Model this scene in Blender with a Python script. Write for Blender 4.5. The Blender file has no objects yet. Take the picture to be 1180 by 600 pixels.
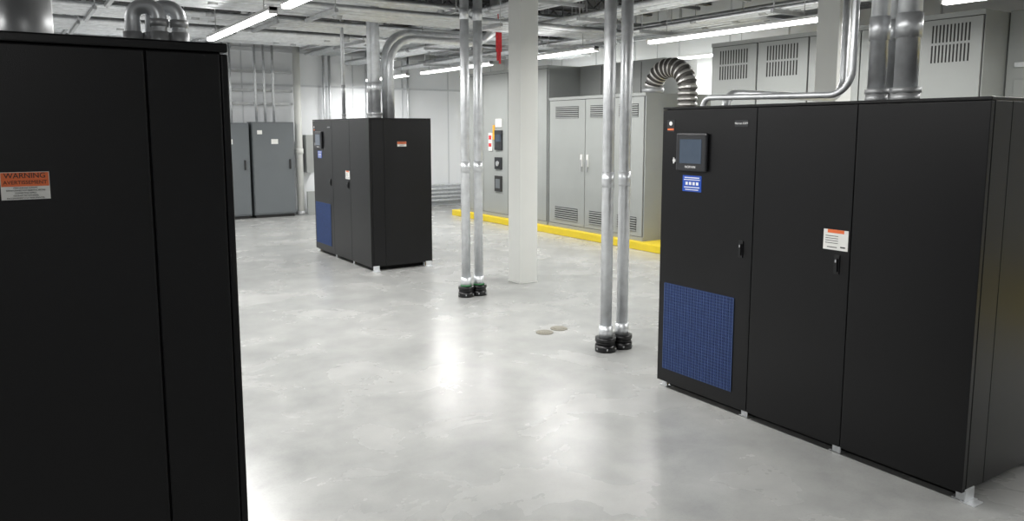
import bpy, math, random
from mathutils import Vector, Matrix
random.seed(7)
scene = bpy.context.scene
try:
    scene.view_settings.view_transform = 'Standard'
    scene.view_settings.look = 'None'
except Exception as e:
    print(e)

# ---------------------------------------------------------------- materials
def mat(name, col, rough=0.5, metal=0.0, noise=0.0, nscale=20, bump=0.0, bscale=200, emis=None, estr=0, spec=0.5, coat=0.0, rvar=0.0):
    m = bpy.data.materials.new(name); m.use_nodes = True
    nt = m.node_tree; n = nt.nodes; l = nt.links
    b = n['Principled BSDF']
    b.inputs['Base Color'].default_value = (*col, 1)
    b.inputs['Roughness'].default_value = rough
    b.inputs['Metallic'].default_value = metal
    b.inputs['Specular IOR Level'].default_value = spec
    b.inputs['Coat Weight'].default_value = coat
    tc = n.new('ShaderNodeTexCoord')
    if noise > 0 or rvar > 0:
        t = n.new('ShaderNodeTexNoise'); t.inputs['Scale'].default_value = nscale; t.inputs['Detail'].default_value = 4
        l.new(tc.outputs['Object'], t.inputs['Vector'])
        if noise > 0:
            r = n.new('ShaderNodeMapRange'); r.inputs[1].default_value = 0.3; r.inputs[2].default_value = 0.7
            r.inputs[3].default_value = 1-noise; r.inputs[4].default_value = 1+noise
            l.new(t.outputs['Fac'], r.inputs[0])
            mx = n.new('ShaderNodeVectorMath'); mx.operation = 'SCALE'
            mx.inputs[0].default_value = col
            l.new(r.outputs[0], mx.inputs['Scale'])
            l.new(mx.outputs[0], b.inputs['Base Color'])
        if rvar > 0:
            r2 = n.new('ShaderNodeMapRange'); r2.inputs[1].default_value = 0.3; r2.inputs[2].default_value = 0.7
            r2.inputs[3].default_value = rough-rvar; r2.inputs[4].default_value = rough+rvar
            l.new(t.outputs['Fac'], r2.inputs[0]); l.new(r2.outputs[0], b.inputs['Roughness'])
    if bump > 0:
        t2 = n.new('ShaderNodeTexNoise'); t2.inputs['Scale'].default_value = bscale; t2.inputs['Detail'].default_value = 2
        l.new(tc.outputs['Object'], t2.inputs['Vector'])
        bp = n.new('ShaderNodeBump'); bp.inputs['Strength'].default_value = bump; bp.inputs['Distance'].default_value = 0.002
        l.new(t2.outputs['Fac'], bp.inputs['Height']); l.new(bp.outputs[0], b.inputs['Normal'])
    if emis:
        b.inputs['Emission Color'].default_value = (*emis, 1); b.inputs['Emission Strength'].default_value = estr
    return m

M = {}
M['black'] = mat('black_powder_coat', (0.0034,0.0034,0.0041), 0.34, bump=0.15, bscale=500, noise=0.1, nscale=3, spec=0.36)
M['blackd'] = mat('black_recess', (0.002,0.002,0.002), 0.8, noise=0.05, spec=0.2)
M['blackp'] = mat('black_plastic', (0.008,0.008,0.009), 0.3, noise=0.05)
M['bezel'] = mat('bezel_plastic', (0.02,0.021,0.024), 0.35, noise=0.05)
M['screen'] = mat('screen_glass', (0.03,0.04,0.055), 0.08, noise=0.1, emis=(0.10,0.14,0.2), estr=0.35)
M['blue'] = mat('blue_grille', (0.024,0.052,0.17), 0.55, noise=0.1)
M['blue2'] = mat('blue_grille_light', (0.055,0.095,0.23), 0.55, noise=0.1)
M['blued'] = mat('blue_grille_back', (0.003,0.005,0.018), 0.7, noise=0.1)
M['bluel'] = mat('blue_label', (0.01,0.07,0.42), 0.4, noise=0.03)
M['white'] = mat('white_label', (0.80,0.80,0.77), 0.5, noise=0.02)
M['orange'] = mat('orange_label', (0.80,0.17,0.05), 0.5, noise=0.03)
M['ink'] = mat('black_ink', (0.02,0.02,0.02), 0.6, noise=0.02)
M['wink'] = mat('white_ink', (0.8,0.8,0.8), 0.6, noise=0.02)
M['galv'] = mat('galvanised_steel', (0.76,0.78,0.80), 0.38, 0.62, noise=0.10, nscale=14, rvar=0.08)
M['galvd'] = mat('dull_galvanised', (0.48,0.49,0.50), 0.45, 0.5, noise=0.12, nscale=10)
M['cable'] = mat('dark_cable_jacket', (0.02,0.02,0.022), 0.5, noise=0.1)
M['brass'] = mat('zinc_yellow_bolt', (0.5,0.36,0.12), 0.4, 0.9, noise=0.1)
M['gear'] = mat('gray_enamel', (0.335,0.35,0.34), 0.42, noise=0.03, nscale=2)
M['geard'] = mat('dark_gray_enamel', (0.14,0.155,0.165), 0.45, noise=0.03, nscale=2)
M['slot'] = mat('vent_slot', (0.03,0.03,0.03), 0.8, noise=0.05)
M['yellow'] = mat('yellow_paint', (0.82,0.62,0.03), 0.45, noise=0.06, nscale=4)
M['wall'] = mat('white_wall_paint', (0.82,0.84,0.86), 0.6, noise=0.02, nscale=1.5)
M['wtrim'] = mat('wall_trim_paint', (0.62,0.64,0.66), 0.5, noise=0.02)
M['col'] = mat('column_paint', (0.74,0.75,0.72), 0.5, noise=0.02, nscale=2)
M['ceil'] = mat('dark_deck', (0.04,0.04,0.045), 0.8, noise=0.2, nscale=2)
M['joist'] = mat('joist_steel', (0.09,0.09,0.09), 0.6, noise=0.1)
M['lamp'] = mat('lamp_diffuser', (0.9,0.9,0.9), 0.5, noise=0.01, emis=(1,0.99,0.96), estr=14.0)
M['lampb'] = mat('lamp_housing', (0.8,0.8,0.8), 0.5, noise=0.01)
M['green'] = mat('green_tape', (0.02,0.25,0.06), 0.5, noise=0.1)
M['red'] = mat('red_tag', (0.65,0.02,0.03), 0.5, noise=0.2, nscale=30)
M['cap'] = mat('floor_cap', (0.27,0.25,0.20), 0.5, noise=0.1)
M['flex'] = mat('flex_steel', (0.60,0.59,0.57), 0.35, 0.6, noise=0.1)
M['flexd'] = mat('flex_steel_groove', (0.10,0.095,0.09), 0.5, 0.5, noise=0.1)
M['amber'] = mat('amber_lens', (0.8,0.4,0.03), 0.4, noise=0.05)

# floor
def floor_mat():
    m = bpy.data.materials.new('polished_concrete'); m.use_nodes = True
    nt = m.node_tree; n = nt.nodes; l = nt.links; b = n['Principled BSDF']
    tc = n.new('ShaderNodeTexCoord')
    def noise(s, d, dist=0.0, rough=0.55):
        t = n.new('ShaderNodeTexNoise'); t.inputs['Scale'].default_value = s; t.inputs['Detail'].default_value = d
        t.inputs['Distortion'].default_value = dist; t.inputs['Roughness'].default_value = rough
        l.new(tc.outputs['Object'], t.inputs['Vector']); return t
    n1 = noise(0.5, 5, 0.2, 0.5); n2 = noise(4.0, 8, 0.3, 0.60); n3 = noise(80, 3); n4 = noise(1.5, 7, 0.5, 0.55)
    def ramp(src, p0, c0, p1, c1):
        r = n.new('ShaderNodeValToRGB')
        r.color_ramp.elements[0].position = p0; r.color_ramp.elements[0].color = (*c0,1)
        r.color_ramp.elements[1].position = p1; r.color_ramp.elements[1].color = (*c1,1)
        l.new(src.outputs['Fac'], r.inputs[0]); return r
    r1 = ramp(n1, 0.35, (0.455,0.458,0.447), 0.65, (0.525,0.525,0.512))
    r2 = ramp(n2, 0.25, (0.84,0.845,0.85), 0.80, (1.10,1.10,1.095))
    r3 = ramp(n3, 0.28, (0.94,0.94,0.94), 0.5, (1,1,1))
    r4 = ramp(n4, 0.25, (0.82,0.825,0.83), 0.78, (1.12,1.12,1.115))
    def mul(a, c):
        mx = n.new('ShaderNodeMix'); mx.data_type = 'RGBA'; mx.blend_type = 'MULTIPLY'; mx.inputs[0].default_value = 1
        l.new(a, mx.inputs[6]); l.new(c, mx.inputs[7]); return mx.outputs[2]
    col = mul(mul(mul(r1.outputs[0], r2.outputs[0]), r3.outputs[0]), r4.outputs[0])
    l.new(col, b.inputs['Base Color'])
    rr = n.new('ShaderNodeMapRange'); rr.inputs[1].default_value = 0.25; rr.inputs[2].default_value = 0.75
    rr.inputs[3].default_value = 0.20; rr.inputs[4].default_value = 0.32
    l.new(n4.outputs['Fac'], rr.inputs[0]); l.new(rr.outputs[0], b.inputs['Roughness'])
    bp = n.new('ShaderNodeBump'); bp.inputs['Strength'].default_value = 0.08; bp.inputs['Distance'].default_value = 0.01
    l.new(n2.outputs['Fac'], bp.inputs['Height']); l.new(bp.outputs[0], b.inputs['Normal'])
    return m
M['floor'] = floor_mat()

# ---------------------------------------------------------------- builder
def fillet(pts, R, n=8):
    pts = [Vector(p) for p in pts]
    if R <= 0 or len(pts) < 3: return pts
    out = [pts[0]]
    for i in range(1, len(pts)-1):
        p = pts[i]; a = (pts[i-1]-p); c = (pts[i+1]-p)
        la, lc = a.length, c.length; a.normalize(); c.normalize()
        ang = a.angle(c)
        if abs(ang-math.pi) < 0.02: out.append(p); continue
        d = min(R/math.tan(ang/2), la*0.49 if i>1 else la*0.98, lc*0.49 if i<len(pts)-2 else lc*0.98)
        r = d*math.tan(ang/2)
        bis = (a+c).normalized(); cen = p + bis*(r/math.sin(ang/2))
        s = p+a*d-cen; e = p+c*d-cen
        tot = s.angle(e); ax = s.cross(e).normalized()
        for k in range(n+1):
            out.append(cen + Matrix.Rotation(tot*k/n, 3, ax) @ s)
    out.append(pts[-1]); return out

class B:
    def __init__(s): s.v=[]; s.f=[]; s.m=[]; s.s=[]; s.names=[]
    def mi(s, k):
        if k not in s.names: s.names.append(k)
        return s.names.index(k)
    def box(s, x0,x1,y0,y1,z0,z1,k):
        if x0>x1:x0,x1=x1,x0
        if y0>y1:y0,y1=y1,y0
        if z0>z1:z0,z1=z1,z0
        o=len(s.v); i=s.mi(k)
        s.v += [(x0,y0,z0),(x1,y0,z0),(x1,y1,z0),(x0,y1,z0),(x0,y0,z1),(x1,y0,z1),(x1,y1,z1),(x0,y1,z1)]
        for f in [(0,3,2,1),(4,5,6,7),(0,1,5,4),(1,2,6,5),(2,3,7,6),(3,0,4,7)]:
            s.f.append(tuple(o+q for q in f)); s.m.append(i); s.s.append(False)
    def tube(s, path, r, k, seg=16, R=0, radii=None, n=8, k2=None):
        P = fillet(path, R, n); i=s.mi(k); N=len(P)
        i2 = s.mi(k2) if k2 else i
        t0=(P[1]-P[0]).normalized()
        u=t0.orthogonal().normalized(); o=len(s.v); prev=t0
        for j in range(N):
            if j==0: t=t0
            elif j==N-1: t=(P[j]-P[j-1]).normalized()
            else:
                t=((P[j]-P[j-1]).normalized()+(P[j+1]-P[j]).normalized())
                t = t.normalized() if t.length>1e-6 else prev
            q=prev.rotation_difference(t); u=(q@u); u=(u-t*u.dot(t)).normalized(); w=t.cross(u); prev=t
            rr = radii[j] if radii else r
            for a in range(seg):
                an=2*math.pi*a/seg
                s.v.append(tuple(P[j]+u*rr*math.cos(an)+w*rr*math.sin(an)))
        for j in range(N-1):
            for a in range(seg):
                b=(a+1)%seg
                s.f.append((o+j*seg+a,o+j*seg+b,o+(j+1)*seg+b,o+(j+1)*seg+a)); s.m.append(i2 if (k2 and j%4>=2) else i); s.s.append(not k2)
        s.f.append(tuple(o+a for a in reversed(range(seg)))); s.m.append(i); s.s.append(False)
        s.f.append(tuple(o+(N-1)*seg+a for a in range(seg))); s.m.append(i); s.s.append(False)
    def cyl(s,x,y,z0,z1,r,k,seg=20): s.tube([(x,y,z0),(x,y,z1)],r,k,seg)
    def finish(s,name,loc=(0,0,0),rotz=0,parent=None,bevel=0):
        me=bpy.data.meshes.new(name)
        me.from_pydata([tuple(v) for v in s.v],[],s.f)
        for k in s.names: me.materials.append(M[k])
        for p,mi_,sm in zip(me.polygons,s.m,s.s): p.material_index=mi_; p.use_smooth=sm
        me.update()
        ob=bpy.data.objects.new(name,me); scene.collection.objects.link(ob)
        ob.location=loc; ob.rotation_euler[2]=rotz
        if parent: ob.parent=parent
        if bevel>0:
            bm=ob.modifiers.new('bevel','BEVEL'); bm.width=bevel; bm.segments=2; bm.limit_method='ANGLE'; bm.angle_limit=math.radians(50)
        return ob

AX = {'-x': Matrix(((0,0,-1),(-1,0,0),(0,1,0))), '-y': Matrix(((1,0,0),(0,0,-1),(0,1,0))), '+y': Matrix(((-1,0,0),(0,0,1),(0,1,0)))}
def text(name, body, size, loc, face, k, parent, align='CENTER', spacing=1.0, bold=0.0):
    c=bpy.data.curves.new(name,'FONT'); c.body=body; c.size=size; c.align_x=align; c.align_y='CENTER'; c.extrude=0.0003
    c.space_line=spacing; c.offset=bold
    c.materials.append(M[k])
    o=bpy.data.objects.new(name,c); scene.collection.objects.link(o)
    m=AX[face].to_4x4(); m.translation=Vector(loc); o.matrix_local=m
    if parent: o.parent=parent; o.matrix_local=m
    return o

# ---------------------------------------------------------------- room
ZC=4.2
XL,XR,YF,YB=-6.0,10.6,-4.5,16.5
b=B(); b.box(XL,XR,YF,YB,-0.1,0,'floor'); b.finish('floor')
b=B(); b.box(XL,XR,YF,YB,ZC,ZC+0.1,'ceil')
b.finish('ceiling')
b=B(); b.box(XL,XR,YB,YB+0.15,0,ZC,'wall')
b.finish('wall_back')
b=B(); b.box(XR,XR+0.15,YF,YB,0,ZC,'wall'); b.finish('wall_right')
b=B(); b.box(XL-0.15,XL,YF,YB,0,ZC,'wall'); b.finish('wall_left')
b=B(); b.box(XL,XR,YF-0.15,YF,0,ZC,'wall'); b.finish('wall_front')
b=B()
x=XL+0.6
while x<XR-0.2:
    b.box(x-0.012,x+0.012,YB-0.012,YB,0.1,ZC,'wtrim'); x+=1.2
b.box(XL,XR,YB-0.02,YB,2.72,2.76,'wtrim'); b.box(XL,XR,YB-0.03,YB,3.42,3.5,'wtrim')
b.finish('trim_1')
b=B(); b.box(XL,XR,YB-0.015,YB,0,0.1,'wtrim'); b.finish('baseboard_back')
b=B()
y=YF+0.6
while y<YB-0.2:
    b.box(XR-0.012,XR,y-0.012,y+0.012,0.1,ZC,'wtrim'); y+=1.2
b.finish('trim_2')
b=B(); y=YF+0.8
while y<YB:
    b.box(XL,XR,y-0.06,y+0.06,3.98,4.0,'joist'); b.box(XL,XR,y-0.06,y+0.06,4.17,ZC,'joist')
    x=XL
    while x<XR-0.4:
        b.tube([(x,y,4.0),(x+0.2,y,4.17)],0.012,'joist',6); b.tube([(x+0.2,y,4.17),(x+0.4,y,4.0)],0.012,'joist',6); x+=0.4
    y+=1.5
b.finish('ceiling_joists')

# ---------------------------------------------------------------- columns
def column(x,y,w):
    b=B(); h=w/2
    b.box(x-h,x+h,y-h,y+h,0.012,ZC,'col'); b.box(x-h-0.005,x+h+0.005,y-h-0.005,y+h+0.005,0,0.012,'col')
    b.finish('structural_column',bevel=0.012)
column(5.12,7.56,0.25); column(6.6,4.53,0.235)

# ---------------------------------------------------------------- UPS cabinets
def ups(loc, rotz=0, label=None, sx=0.198, dt=0.032):
    b=B(); W,D,H=2.10,0.87,1.954; seams=[0,0.66,1.31,2.10]
    b.box(dt-0.002,D-0.006,0.008,W-0.008,0.06,1.938,'blackd')
    b.box(0.0,D,0,W,1.938,H,'black')
    for fy0,fy1 in ((0,0.008),(W-0.008,W)):
        b.box(dt+0.0015,sx-0.0012,fy0,fy1,0.058,1.9365,'black'); b.box(sx+0.0012,D,fy0,fy1,0.058,1.9365,'black')
    b.box(D-0.006,D,0.008,W-0.008,0.058,1.936,'black')
    for i in range(3):
        b.box(0.0,dt,seams[i]+0.002,seams[i+1]-0.002,0.055,1.935,'black')
    body=b.finish('ups_cabinet',loc,rotz,bevel=0.003)
    b=B()
    b.box(0.07,D-0.07,0.06,W-0.06,0.012,0.06,'blackd')
    b.box(0.05,0.07,0.0,W,0.03,0.058,'black')
    b.finish('base_frame',parent=body)
    b=B()
    for fy in (0.0,0.68,1.33,W-0.06):
        for fx in (0.04,D-0.12):
            b.box(fx,fx+0.075,fy-0.02 if fy==0 else fy,fy+0.07,0,0.007,'galv')
            b.box(fx+0.0,fx+0.006,fy,fy+0.05,0.007,0.06,'galv')
            b.tube([(fx+0.035,fy+0.03,0.0),(fx+0.035,fy+0.03,0.055)],0.012,'brass',8)
    for fx in (0.02,D-0.1):
        b.box(fx,fx+0.085,-0.05,0.02,0,0.006,'galv'); b.box(fx,fx+0.085,-0.006,0.0,0.006,0.07,'galv')
    b.finish('feet',parent=body,bevel=0.001)
    b=B(); gy0,gy1,gz0,gz1=1.432,2.043,0.15,0.755
    b.box(-0.001,0.0,gy0,gy1,gz0,gz1,'blued')
    n=44
    for i in range(n+1):
        y=gy0+(gy1-gy0-0.006)*i/n; b.box(-0.006,-0.001,y,y+0.006,gz0,gz1,'blue2' if i%2==0 else 'blue')
    for i in range(31):
        z=gz0+(gz1-gz0-0.006)*i/30; b.box(-0.004,-0.001,gy0,gy1,z,z+0.009,'blue')
    b.finish('intake_grille',parent=body)
    b=B(); b.box(-0.028,0,1.68,1.946,1.535,1.783,'bezel')
    b.finish('display_bezel',parent=body,bevel=0.012)
    b=B(); b.box(-0.031,-0.026,1.718,1.908,1.585,1.742,'screen'); b.finish('display_screen',parent=body,bevel=0.002)
    text('panel_name','NORVAN',0.022,(-0.0285,1.813,1.562),'-x','wink',body)
    b=B(); b.box(-0.003,0,1.985,2.055,1.79,1.87,'bezel'); b.finish('badge_plate',parent=body)
    b=B(); b.tube([(-0.003,2.02,1.845),(-0.005,2.02,1.845)],0.014,'wink',20); b.box(-0.005,-0.003,1.992,2.048,1.80,1.812,'orange'); b.finish('badge_mark',parent=body)
    b=B(); b.box(-0.003,0,1.375,1.475,1.822,1.862,'bezel'); b.finish('model_plate',parent=body)
    text('model_text','Norvan KXM',0.018,(-0.0033,1.425,1.842),'-x','wink',body)
    b=B(); b.tube([(0,1.975,1.60),(-0.012,1.975,1.60)],0.012,'wink',14); b.box(-0.016,-0.012,1.971,1.979,1.58,1.62,'wink'); b.finish('key_lock',parent=body)
    b=B(); b.box(-0.002,0,1.735,1.90,1.40,1.505,'bluel'); b.finish('service_label',parent=body)
    b=B()
    for i,(w,h) in enumerate([(0.13,0.006),(0.14,0.005)]): b.box(-0.003,-0.002,1.8175-w/2,1.8175+w/2,1.488-0.013*i,1.488-0.013*i+h,'wink')
    for i in range(4): b.box(-0.003,-0.002,1.76+0.031*i,1.78+0.031*i,1.443,1.463,'wink')
    b.box(-0.003,-0.002,1.75,1.885,1.425,1.431,'wink'); b.box(-0.003,-0.002,1.76,1.875,1.410,1.415,'wink')
    b.finish('service_label_print',parent=body)
    b=B()
    for y in (1.395,0.735):
        b.box(-0.006,0,y-0.016,y+0.016,1.02,1.125,'blackp'); b.box(-0.016,-0.006,y-0.008,y+0.008,1.035,1.105,'blackp')
        b.box(-0.0165,-0.016,y-0.004,y+0.004,1.085,1.10,'galvd')
    b.finish('door_handles',parent=body,bevel=0.003)
    b=B(); b.box(-0.002,0,0.675,0.825,1.15,1.262,'white'); b.box(-0.003,-0.002,0.70,0.80,1.243,1.262,'orange')
    for i in range(4): b.box(-0.0028,-0.002,0.735,0.812,1.225-0.013*i,1.228-0.013*i,'ink')
    b.box(-0.0028,-0.002,0.69,0.72,1.165,1.172,'ink'); b.box(-0.0028,-0.002,0.74,0.80,1.163,1.167,'ink')
    b.finish('door_warning_label',parent=body)
    if label:
        face,cx,cz,w,h=label
        y = 0 if face=='-y' else W; sg=-1 if face=='-y' else 1
        b=B()
        b.box(cx-w/2,cx+w/2,y,y+sg*0.001,cz-h/2,cz+h/2,'white')
        b.box(cx-w/2+0.0008,cx+w/2-0.0008,y+sg*0.001,y+sg*0.0015,cz-h*0.02,cz+h/2-0.0008,'orange')
        b.finish('side_warning_label',parent=body)
        yy=y+sg*0.0016
        text('warning_text','WARNING',w*0.175,(cx,yy,cz+h*0.36),face,'ink',body,bold=w*0.001)
        text('warning_text_fr','AVERTISSEMENT',w*0.122,(cx,yy,cz+h*0.12),face,'ink',body)
        text('warning_small','HIGH LEAKAGE CURRENT,\nEARTH CONNECTION ESSENTIAL BEFORE\nCONNECTING SUPPLY.\nCOURANT DE FUITE ELEVE,\nRACCORDEMENT A LA TERRE ESSENTIEL.',w*0.042,(cx,yy,cz-h*0.26),face,'ink',body,spacing=1.45)
    return body
ups((3.77,1.77,0))
ups((3.85,9.13,0), label=('-y',0.45,1.625,0.125,0.065))
ups((0.35,3.56,0), math.pi, label=('+y',0.323,1.712,0.067,0.044), sx=0.137, dt=0.013)

# ---------------------------------------------------------------- conduits rising from the floor
def floor_pair(xs,y,green=False):
    for x in xs:
        b=B(); r=0.048
        b.cyl(x,y,0.0,ZC,r,'galv',24)
        b.cyl(x,y,0.0,0.055,0.086,'blackp',28); b.cyl(x,y,0.055,0.085,0.079,'blackp',28); b.cyl(x,y,0.085,0.115,0.086,'blackp',28)
        b.cyl(x,y,0.115,0.215,0.057,'galv',24)
        for z in (1.35,2.95): b.cyl(x,y,z,z+0.12,0.0505,'galv',24)
        if green: b.cyl(x,y,0.118,0.128,0.06,'green',20)
        for a in range(6):
            an=a*math.pi/3; b.cyl(x+0.088*math.cos(an),y+0.088*math.sin(an),0.02,0.035,0.006,'galvd',8)
        b.finish('vertical_conduit')
floor_pair((4.04,4.215),4.75); floor_pair((4.13,4.29),7.2,True)
b=B(); b.cyl(3.956,5.49,0,0.006,0.078,'cap',28); b.cyl(3.956,5.49,0.006,0.009,0.05,'cap',24); b.finish('floor_cap')
b=B(); b.cyl(4.145,5.53,0,0.006,0.078,'cap',28); b.cyl(4.145,5.53,0.006,0.009,0.05,'cap',24); b.finish('floor_cap')

# ---------------------------------------------------------------- curb & switchgear
b=B(); b.box(7.95,10.0,-1.0,14.45,0,0.12,'yellow'); b.finish('equipment_curb',bevel=0.01)

def louver_h(b,x,y0,y1,z0,z1,n):
    b.box(x-0.002,x,y0,y1,z0,z1,'slot')
    for i in range(n):
        z=z0+(z1-z0)*(i+0.15)/n; b.box(x-0.014,x-0.002,y0,y1,z,z+(z1-z0)/n*0.5,'gear')
def louver_v(b,x,y0,y1,z0,z1,n,rows):
    rh=(z1-z0)/rows
    for r in range(rows):
        for i in range(n):
            y=y0+(y1-y0)*(i+0.3)/n; b.box(x-0.003,x,y,y+(y1-y0)/n*0.42,z0+r*rh+0.012,z0+(r+1)*rh-0.012,'slot')

def gear(Y0,Y1,X0,X1,z1,doors,kind,handles=(),extra=None):
    b=B(); z0=0.12
    b.box(X0+0.02,X1,Y0,Y1,z0,z1,'gear')
    b.box(X0+0.0,X0+0.02,Y0,Y1,z1-0.05,z1,'gear'); b.box(X0,X0+0.02,Y0,Y1,z0,z0+0.06,'gear')
    for a,c in doors:
        b.box(X0+0.018,X0+0.02,a,c,z0+0.06,z1-0.05,'slot')
        b.box(X0,X0+0.018,a+0.008,c-0.008,z0+0.068,z1-0.058,'gear')
        m=0.18*(c-a)
        if kind=='h':
            louver_h(b,X0,a+m,c-m,z1-0.36,z1-0.16,6); louver_h(b,X0,a+m,c-m,z0+0.14,z0+0.36,6)
        if kind=='v':
            louver_v(b,X0,a+m,c-m,z1-0.50,z1-0.10,11,2); louver_h(b,X0,a+m,c-m,z0+0.14,z0+0.4,6)
    for hy in handles:
        b.box(X0-0.02,X0,hy-0.02,hy+0.02,1.20,1.40,'white'); b.box(X0-0.035,X0-0.02,hy-0.01,hy+0.01,1.12,1.32,'galvd')
    if extra: extra(b)
    return b.finish('switchgear_cabinet',bevel=0.004)
X0=8.05
gear(8.64,11.08,X0,9.5,2.36,[(8.66,9.36),(9.36,10.06),(10.06,11.06)],'h',handles=(9.98,10.14))
def meters(b):
    x=X0
    b.box(x-0.02,x,12.95,13.08,1.40,1.75,'white'); b.box(x-0.025,x-0.02,12.97,13.06,1.62,1.70,'red'); b.box(x-0.025,x-0.02,12.97,13.06,1.48,1.55,'red')
    b.box(x-0.03,x,12.58,12.84,1.42,1.80,'bezel'); b.box(x-0.034,x-0.03,12.62,12.80,1.58,1.72,'screen')
    b.box(x-0.02,x,12.60,12.82,1.86,2.02,'white'); b.box(x-0.02,x,12.86,12.92,1.62,1.9,'amber')
    b.box(x-0.03,x,12.6,12.84,1.05,1.28,'bezel'); b.tube([(x-0.05,12.72,1.16),(x,12.72,1.16)],0.05,'galvd',16)
    b.box(x-0.03,x,12.6,12.84,0.62,0.92,'slot'); b.box(x-0.036,x-0.03,12.64,12.80,0.68,0.86,'geard')
gear(11.12,14.25,X0,9.5,2.93,[(11.14,12.4),(12.4,13.3),(13.3,14.23)],'x',extra=meters)
gear(4.55,7.38,X0,9.5,2.95,[(6.62,7.37),(5.87,6.61),(5.2,5.86),(4.56,5.2)],'v')
gear(3.90,4.54,X0,9.5,2.97,[(3.91,4.53)],'v')
b=B(); b.box(8.5,9.5,1.2,3.88,0.12,2.98,'gear')
b.box(8.49,8.5,2.3,3.7,2.52,2.82,'slot'); b.box(8.47,8.49,2.2,3.8,2.42,2.47,'galv'); b.box(8.485,8.5,1.3,3.8,0.3,2.3,'gear')
b.finish('switchgear_cabinet',bevel=0.006)
b=B(); b.box(8.75,9.5,9.0,11.1,2.36,2.93,'gear')
for y in (9.5,10.0,10.5): b.box(8.745,8.75,y-0.006,y+0.006,2.4,2.9,'slot')
b.finish('busway_enclosure',bevel=0.004)
# flexible ribbed duct arcing between lineups
P=fillet([(8.35,8.80,2.36),(8.35,8.80,2.72),(8.35,8.08,2.72),(8.35,8.08,0.12)],0.34,24)
path=[]
for a,c in zip(P[:-1],P[1:]):
    n=max(1,int(round((c-a).length/0.020)))
    for i in range(n): path.append(a.lerp(c,i/n))
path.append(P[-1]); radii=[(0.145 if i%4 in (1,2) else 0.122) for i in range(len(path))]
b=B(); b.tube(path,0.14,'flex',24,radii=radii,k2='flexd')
b.cyl(8.35,8.80,2.36,2.44,0.165,'galvd',24)
b.finish('flexible_duct')

# ---------------------------------------------------------------- panels on the far wall
def epanel(x0,x1,h):
    b=B(); b.box(x0,x1,16.12,YB-0.03,0.06,h,'geard'); b.box(x0+0.03,x1-0.03,16.15,YB-0.05,0,0.06,'slot')
    b.box(x0+0.015,x1-0.015,16.10,16.12,0.09,h-0.03,'geard')
    b.box(x1-0.12,x1-0.09,16.07,16.10,1.0,1.2,'slot')
    b.box((x0+x1)/2-0.05,(x0+x1)/2+0.09,16.096,16.10,1.52,1.62,'white'); b.box(x0+0.1,x0+0.2,16.096,16.10,1.72,1.8,'white')
    b.finish('electrical_panel',bevel=0.004)
epanel(4.26,5.12,1.97); epanel(3.36,4.2,1.95); epanel(2.4,3.28,1.95)
b=B()
for i in range(4): 
    x=3.5+0.14*i; b.tube([(x,16.3,1.95),(x,16.3,3.6)],0.022,'galv',10)
for i in range(3):
    x=4.42+0.18*i; b.tube([(x,16.32,1.97),(x,16.32,3.9)],0.026,'galv',10)
for z in (2.35,2.62,3.0): b.box(3.2,5.2,16.36,16.42,z-0.025,z+0.025,'galvd')
b.finish('surface_conduit')
b=B(); b.cyl(5.28,16.3,0,ZC,0.075,'col',16); b.cyl(5.28,16.3,1.3,1.42,0.09,'col',16); b.cyl(5.28,16.3,0,0.08,0.1,'galvd',16); b.finish('drain_pipe')
b=B(); b.box(5.42,5.62,16.25,YB-0.03,0.9,1.7,'gear'); b.box(5.4,5.6,16.2,16.26,0.0,0.5,'gear'); b.finish('disconnect_switch',bevel=0.005)
b=B()
for i in range(5): b.tube([(5.7,16.38,0.14+0.09*i),(10.4,16.38,0.14+0.09*i)],0.032,'galv',10)
for x in (6.0,7.2,8.4,9.6): b.box(x-0.02,x+0.02,16.42,YB-0.012,0.05,0.6,'galvd')
b.finish('surface_conduit')
b=B()
for x in (5.9,6.03,6.9,7.03,7.16,7.9): b.tube([(x,16.4,0.6),(x,16.4,3.9)],0.028,'galv',10)
b.box(5.8,8.4,16.40,16.46,1.78,1.84,'galvd'); b.finish('surface_conduit')
b=B()
for x in (-1.5,-0.4,0.2,0.35,1.1): b.tube([(x,16.4,0.0),(x,16.4,3.9)],0.03,'galv',10)
b.finish('surface_conduit')

# ---------------------------------------------------------------- conduits from cabinet tops
T=1.954
b=B()
def riser(b,x,y,r,z0=T,z1=ZC):
    b.cyl(x,y,z0,z1,r,'galv',22); b.cyl(x,y,z0,z0+0.05,r*1.22,'galvd',22); b.cyl(x,y,z0+0.35,z0+0.48,r*1.12,'galv',22); b.cyl(x,y,z0+0.05,z0+0.08,r*1.35,'galvd',6)
riser(b,4.2,2.43,0.062); riser(b,4.2,2.60,0.05); riser(b,4.38,2.60,0.05)
b.tube([(4.1,3.82,T),(4.1,3.82,T+0.07),(4.1,2.69,T+0.05),(4.1,2.69,ZC)],0.019,'galv',14,R=0.14)
b.tube([(4.25,3.75,T),(4.25,3.75,T+0.10),(5.6,3.75,T+0.10),(5.6,3.75,ZC)],0.03,'galv',14,R=0.16)
b.finish('cabinet_conduit')
b=B()
riser(b,4.22,9.72,0.055); riser(b,4.22,9.88,0.055)
for i in range(2):
    b.tube([(4.38,9.62+0.16*i,T),(4.38,9.62+0.16*i,3.02+0.09*i),(6.0+0.2*i,9.62+0.16*i,3.02+0.09*i),(6.0+0.2*i,9.62+0.16*i,ZC)],0.05,'galv',18,R=0.36)
riser(b,4.1,10.6,0.025)
b.finish('cabinet_conduit')
b=B()
b.cyl(0.068,2.2,T,ZC,0.050,'galv',24); b.cyl(0.068,2.2,T,T+0.16,0.055,'galvd',24)
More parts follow.
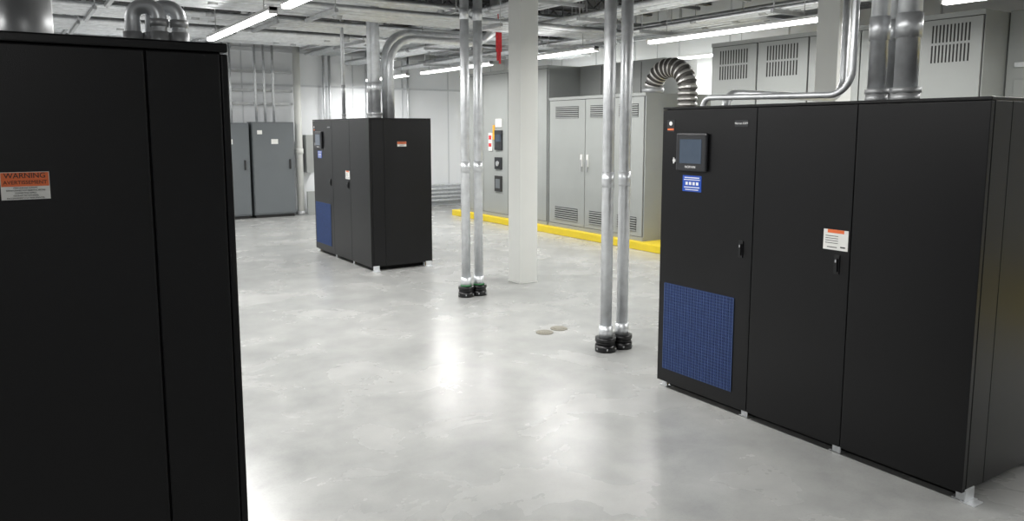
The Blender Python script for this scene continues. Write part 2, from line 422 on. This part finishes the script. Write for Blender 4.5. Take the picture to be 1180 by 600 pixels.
for x,y in ((0.284,1.74),(0.322,1.74)):
    b.tube([(x,y,T),(x,y,2.050),(x-0.045,y+0.03,2.050),(x-0.045,y+0.03,T)],0.0150,'galv',16,R=0.024)
    b.cyl(x,y,T,T+0.045,0.019,'galvd',8); b.cyl(x,y,T+0.055,T+0.07,0.018,'galvd',16); b.cyl(x-0.045,y+0.03,T,T+0.045,0.019,'galvd',8)
b.finish('cabinet_conduit')

# ---------------------------------------------------------------- overhead conduit racks
def rackX(Y0,z,n,r,x0,x1,pitch,k='galv'):
    b=B()
    for i in range(n):
        rr=r*random.choice((0.7,1,1,1.25)); y=Y0+pitch*i
        b.tube([(x0,y,z+rr),(x1,y,z+rr)],rr,k,12)
        for xx in [x0+1.2+random.random()*2+3*j for j in range(int((x1-x0-2)/3))]: b.tube([(xx,y,z+rr),(xx+0.1,y,z+rr)],rr*1.15,'galvd',12)
    x=x0+0.5
    while x<x1:
        b.box(x-0.02,x+0.02,Y0-0.15,Y0+pitch*n+0.05,z-0.04,z,'galvd')
        for yy in (Y0-0.12,Y0+pitch*n+0.02): b.tube([(x,yy,z-0.05),(x,yy,ZC)],0.006,'galvd',6)
        x+=2.1
    b.finish('overhead_conduit_rack')
def rackY(X0_,z,n,r,y0,y1,pitch,k='galv'):
    b=B()
    for i in range(n):
        rr=r*random.choice((0.7,1,1,1.25)); x=X0_+pitch*i
        b.tube([(x,y0,z+rr),(x,y1,z+rr)],rr,k,12)
        for yy in [y0+1.2+random.random()*2+3*j for j in range(int((y1-y0-2)/3))]: b.tube([(x,yy,z+rr),(x,yy+0.1,z+rr)],rr*1.15,'galvd',12)
    y=y0+0.5
    while y<y1:
        b.box(X0_-0.15,X0_+pitch*n+0.05,y-0.02,y+0.02,z-0.04,z,'galvd')
        for xx in (X0_-0.12,X0_+pitch*n+0.02): b.tube([(xx,y,z-0.05),(xx,y,ZC)],0.006,'galvd',6)
        y+=2.1
    b.finish('overhead_conduit_rack')
rackX(8.3,3.10,5,0.035,-5.8,7.5,0.16)
rackX(10.4,3.22,5,0.045,-5.8,7.8,0.2)
rackX(12.6,3.30,6,0.045,-5.8,10.2,0.2)
rackX(14.8,3.45,4,0.05,-5.8,10.2,0.22)
rackY(5.45,3.36,5,0.035,1.0,16.2,0.14)
rackY(7.3,3.12,3,0.03,1.0,16.2,0.13)
rackY(8.1,3.30,6,0.045,0.0,16.2,0.2)
rackY(3.2,3.55,3,0.04,6.0,16.2,0.18)
rackX(5.3,3.6,5,0.045,2.0,10.2,0.2)
rackX(9.4,3.40,4,0.04,-5.8,10.2,0.2)
rackX(11.6,3.46,4,0.05,-5.8,10.2,0.22,'cable')
rackY(0.6,3.62,4,0.035,6.0,16.2,0.16)
rackY(6.25,3.20,4,0.035,1.0,16.2,0.12)
rackY(7.75,3.5,2,0.06,1.0,16.2,0.22,'cable')

b=B()
b.tube([(5.73,9.07,3.36),(5.74,9.06,3.1)],0.008,'red',8)
b.box(5.69,5.78,9.055,9.065,2.86,3.12,'red'); b.box(5.705,5.73,9.05,9.07,2.74,2.9,'red'); b.box(5.74,5.765,9.05,9.07,2.70,2.9,'red')
b.finish('caution_ribbon')

# ---------------------------------------------------------------- linear lights
def fixture(x,y0,y1,z=2.88,power=67):
    b=B()
    b.box(x-0.035,x+0.035,y0,y1,z+0.0,z+0.03,'lampb')
    b.box(x-0.04,x+0.04,y0,y0+0.02,z-0.03,z+0.032,'lampb'); b.box(x-0.04,x+0.04,y1-0.02,y1,z-0.03,z+0.032,'lampb')
    for y in (y0+0.3,y1-0.3): b.tube([(x,y,z+0.03),(x,y,ZC)],0.005,'galvd',6)
    f=b.finish('linear_light_fixture')
    d=B(); d.box(x-0.033,x+0.033,y0+0.02,y1-0.02,z-0.034,z,'lamp'); d.finish('diffuser',parent=f)
    L=bpy.data.lights.new('fixture_lamp','AREA'); L.shape='RECTANGLE'; L.size=0.07; L.size_y=y1-y0; L.energy=power*(y1-y0)/2.5; L.color=(1,0.992,0.97)
    o=bpy.data.objects.new('fixture_lamp',L); scene.collection.objects.link(o); o.location=(x,(y0+y1)/2,z-0.038); o.parent=f
fixture(-0.6,-2.6,-0.4,power=30)  # added fixture, unseen behind the camera, brightens the left cabinet's side label
fixture(2.14,1.9,4.0,power=55)  # added above the frame, unseen, to brighten the foreground floor
for y0,y1 in ((4.35,6.85),(7.2,9.75),(10.9,13.4),(13.8,16.0)): fixture(2.14,y0,y1)
for y0,y1 in ((-2.5,0.0),(1.1,3.6),(4.65,7.15),(8.15,10.2),(10.8,13.3),(13.9,15.9)): fixture(6.7,y0,y1)
for y0,y1 in ((3.0,5.5),(7.2,9.7),(11.2,13.7)): fixture(-2.4,y0,y1)
for y0,y1 in ((8.2,10.7),(11.4,13.9)): fixture(9.95,y0,y1,z=3.05)

# ---------------------------------------------------------------- world + camera
w=bpy.data.worlds.new('w'); scene.world=w; w.use_nodes=True
w.node_tree.nodes['Background'].inputs[0].default_value=(0.8,0.85,0.9,1); w.node_tree.nodes['Background'].inputs[1].default_value=0.3
cam=bpy.data.cameras.new('cam'); co=bpy.data.objects.new('cam',cam); scene.collection.objects.link(co)
cam.sensor_fit='HORIZONTAL'; cam.sensor_width=36; cam.lens=890/1180*36
cam.shift_y=-38/1180; cam.clip_start=0.05
yaw=math.atan2(0.549,0.836)
co.location=(0,0,1.8); co.rotation_euler=(math.radians(90-7.17),0,-yaw)
scene.camera=co
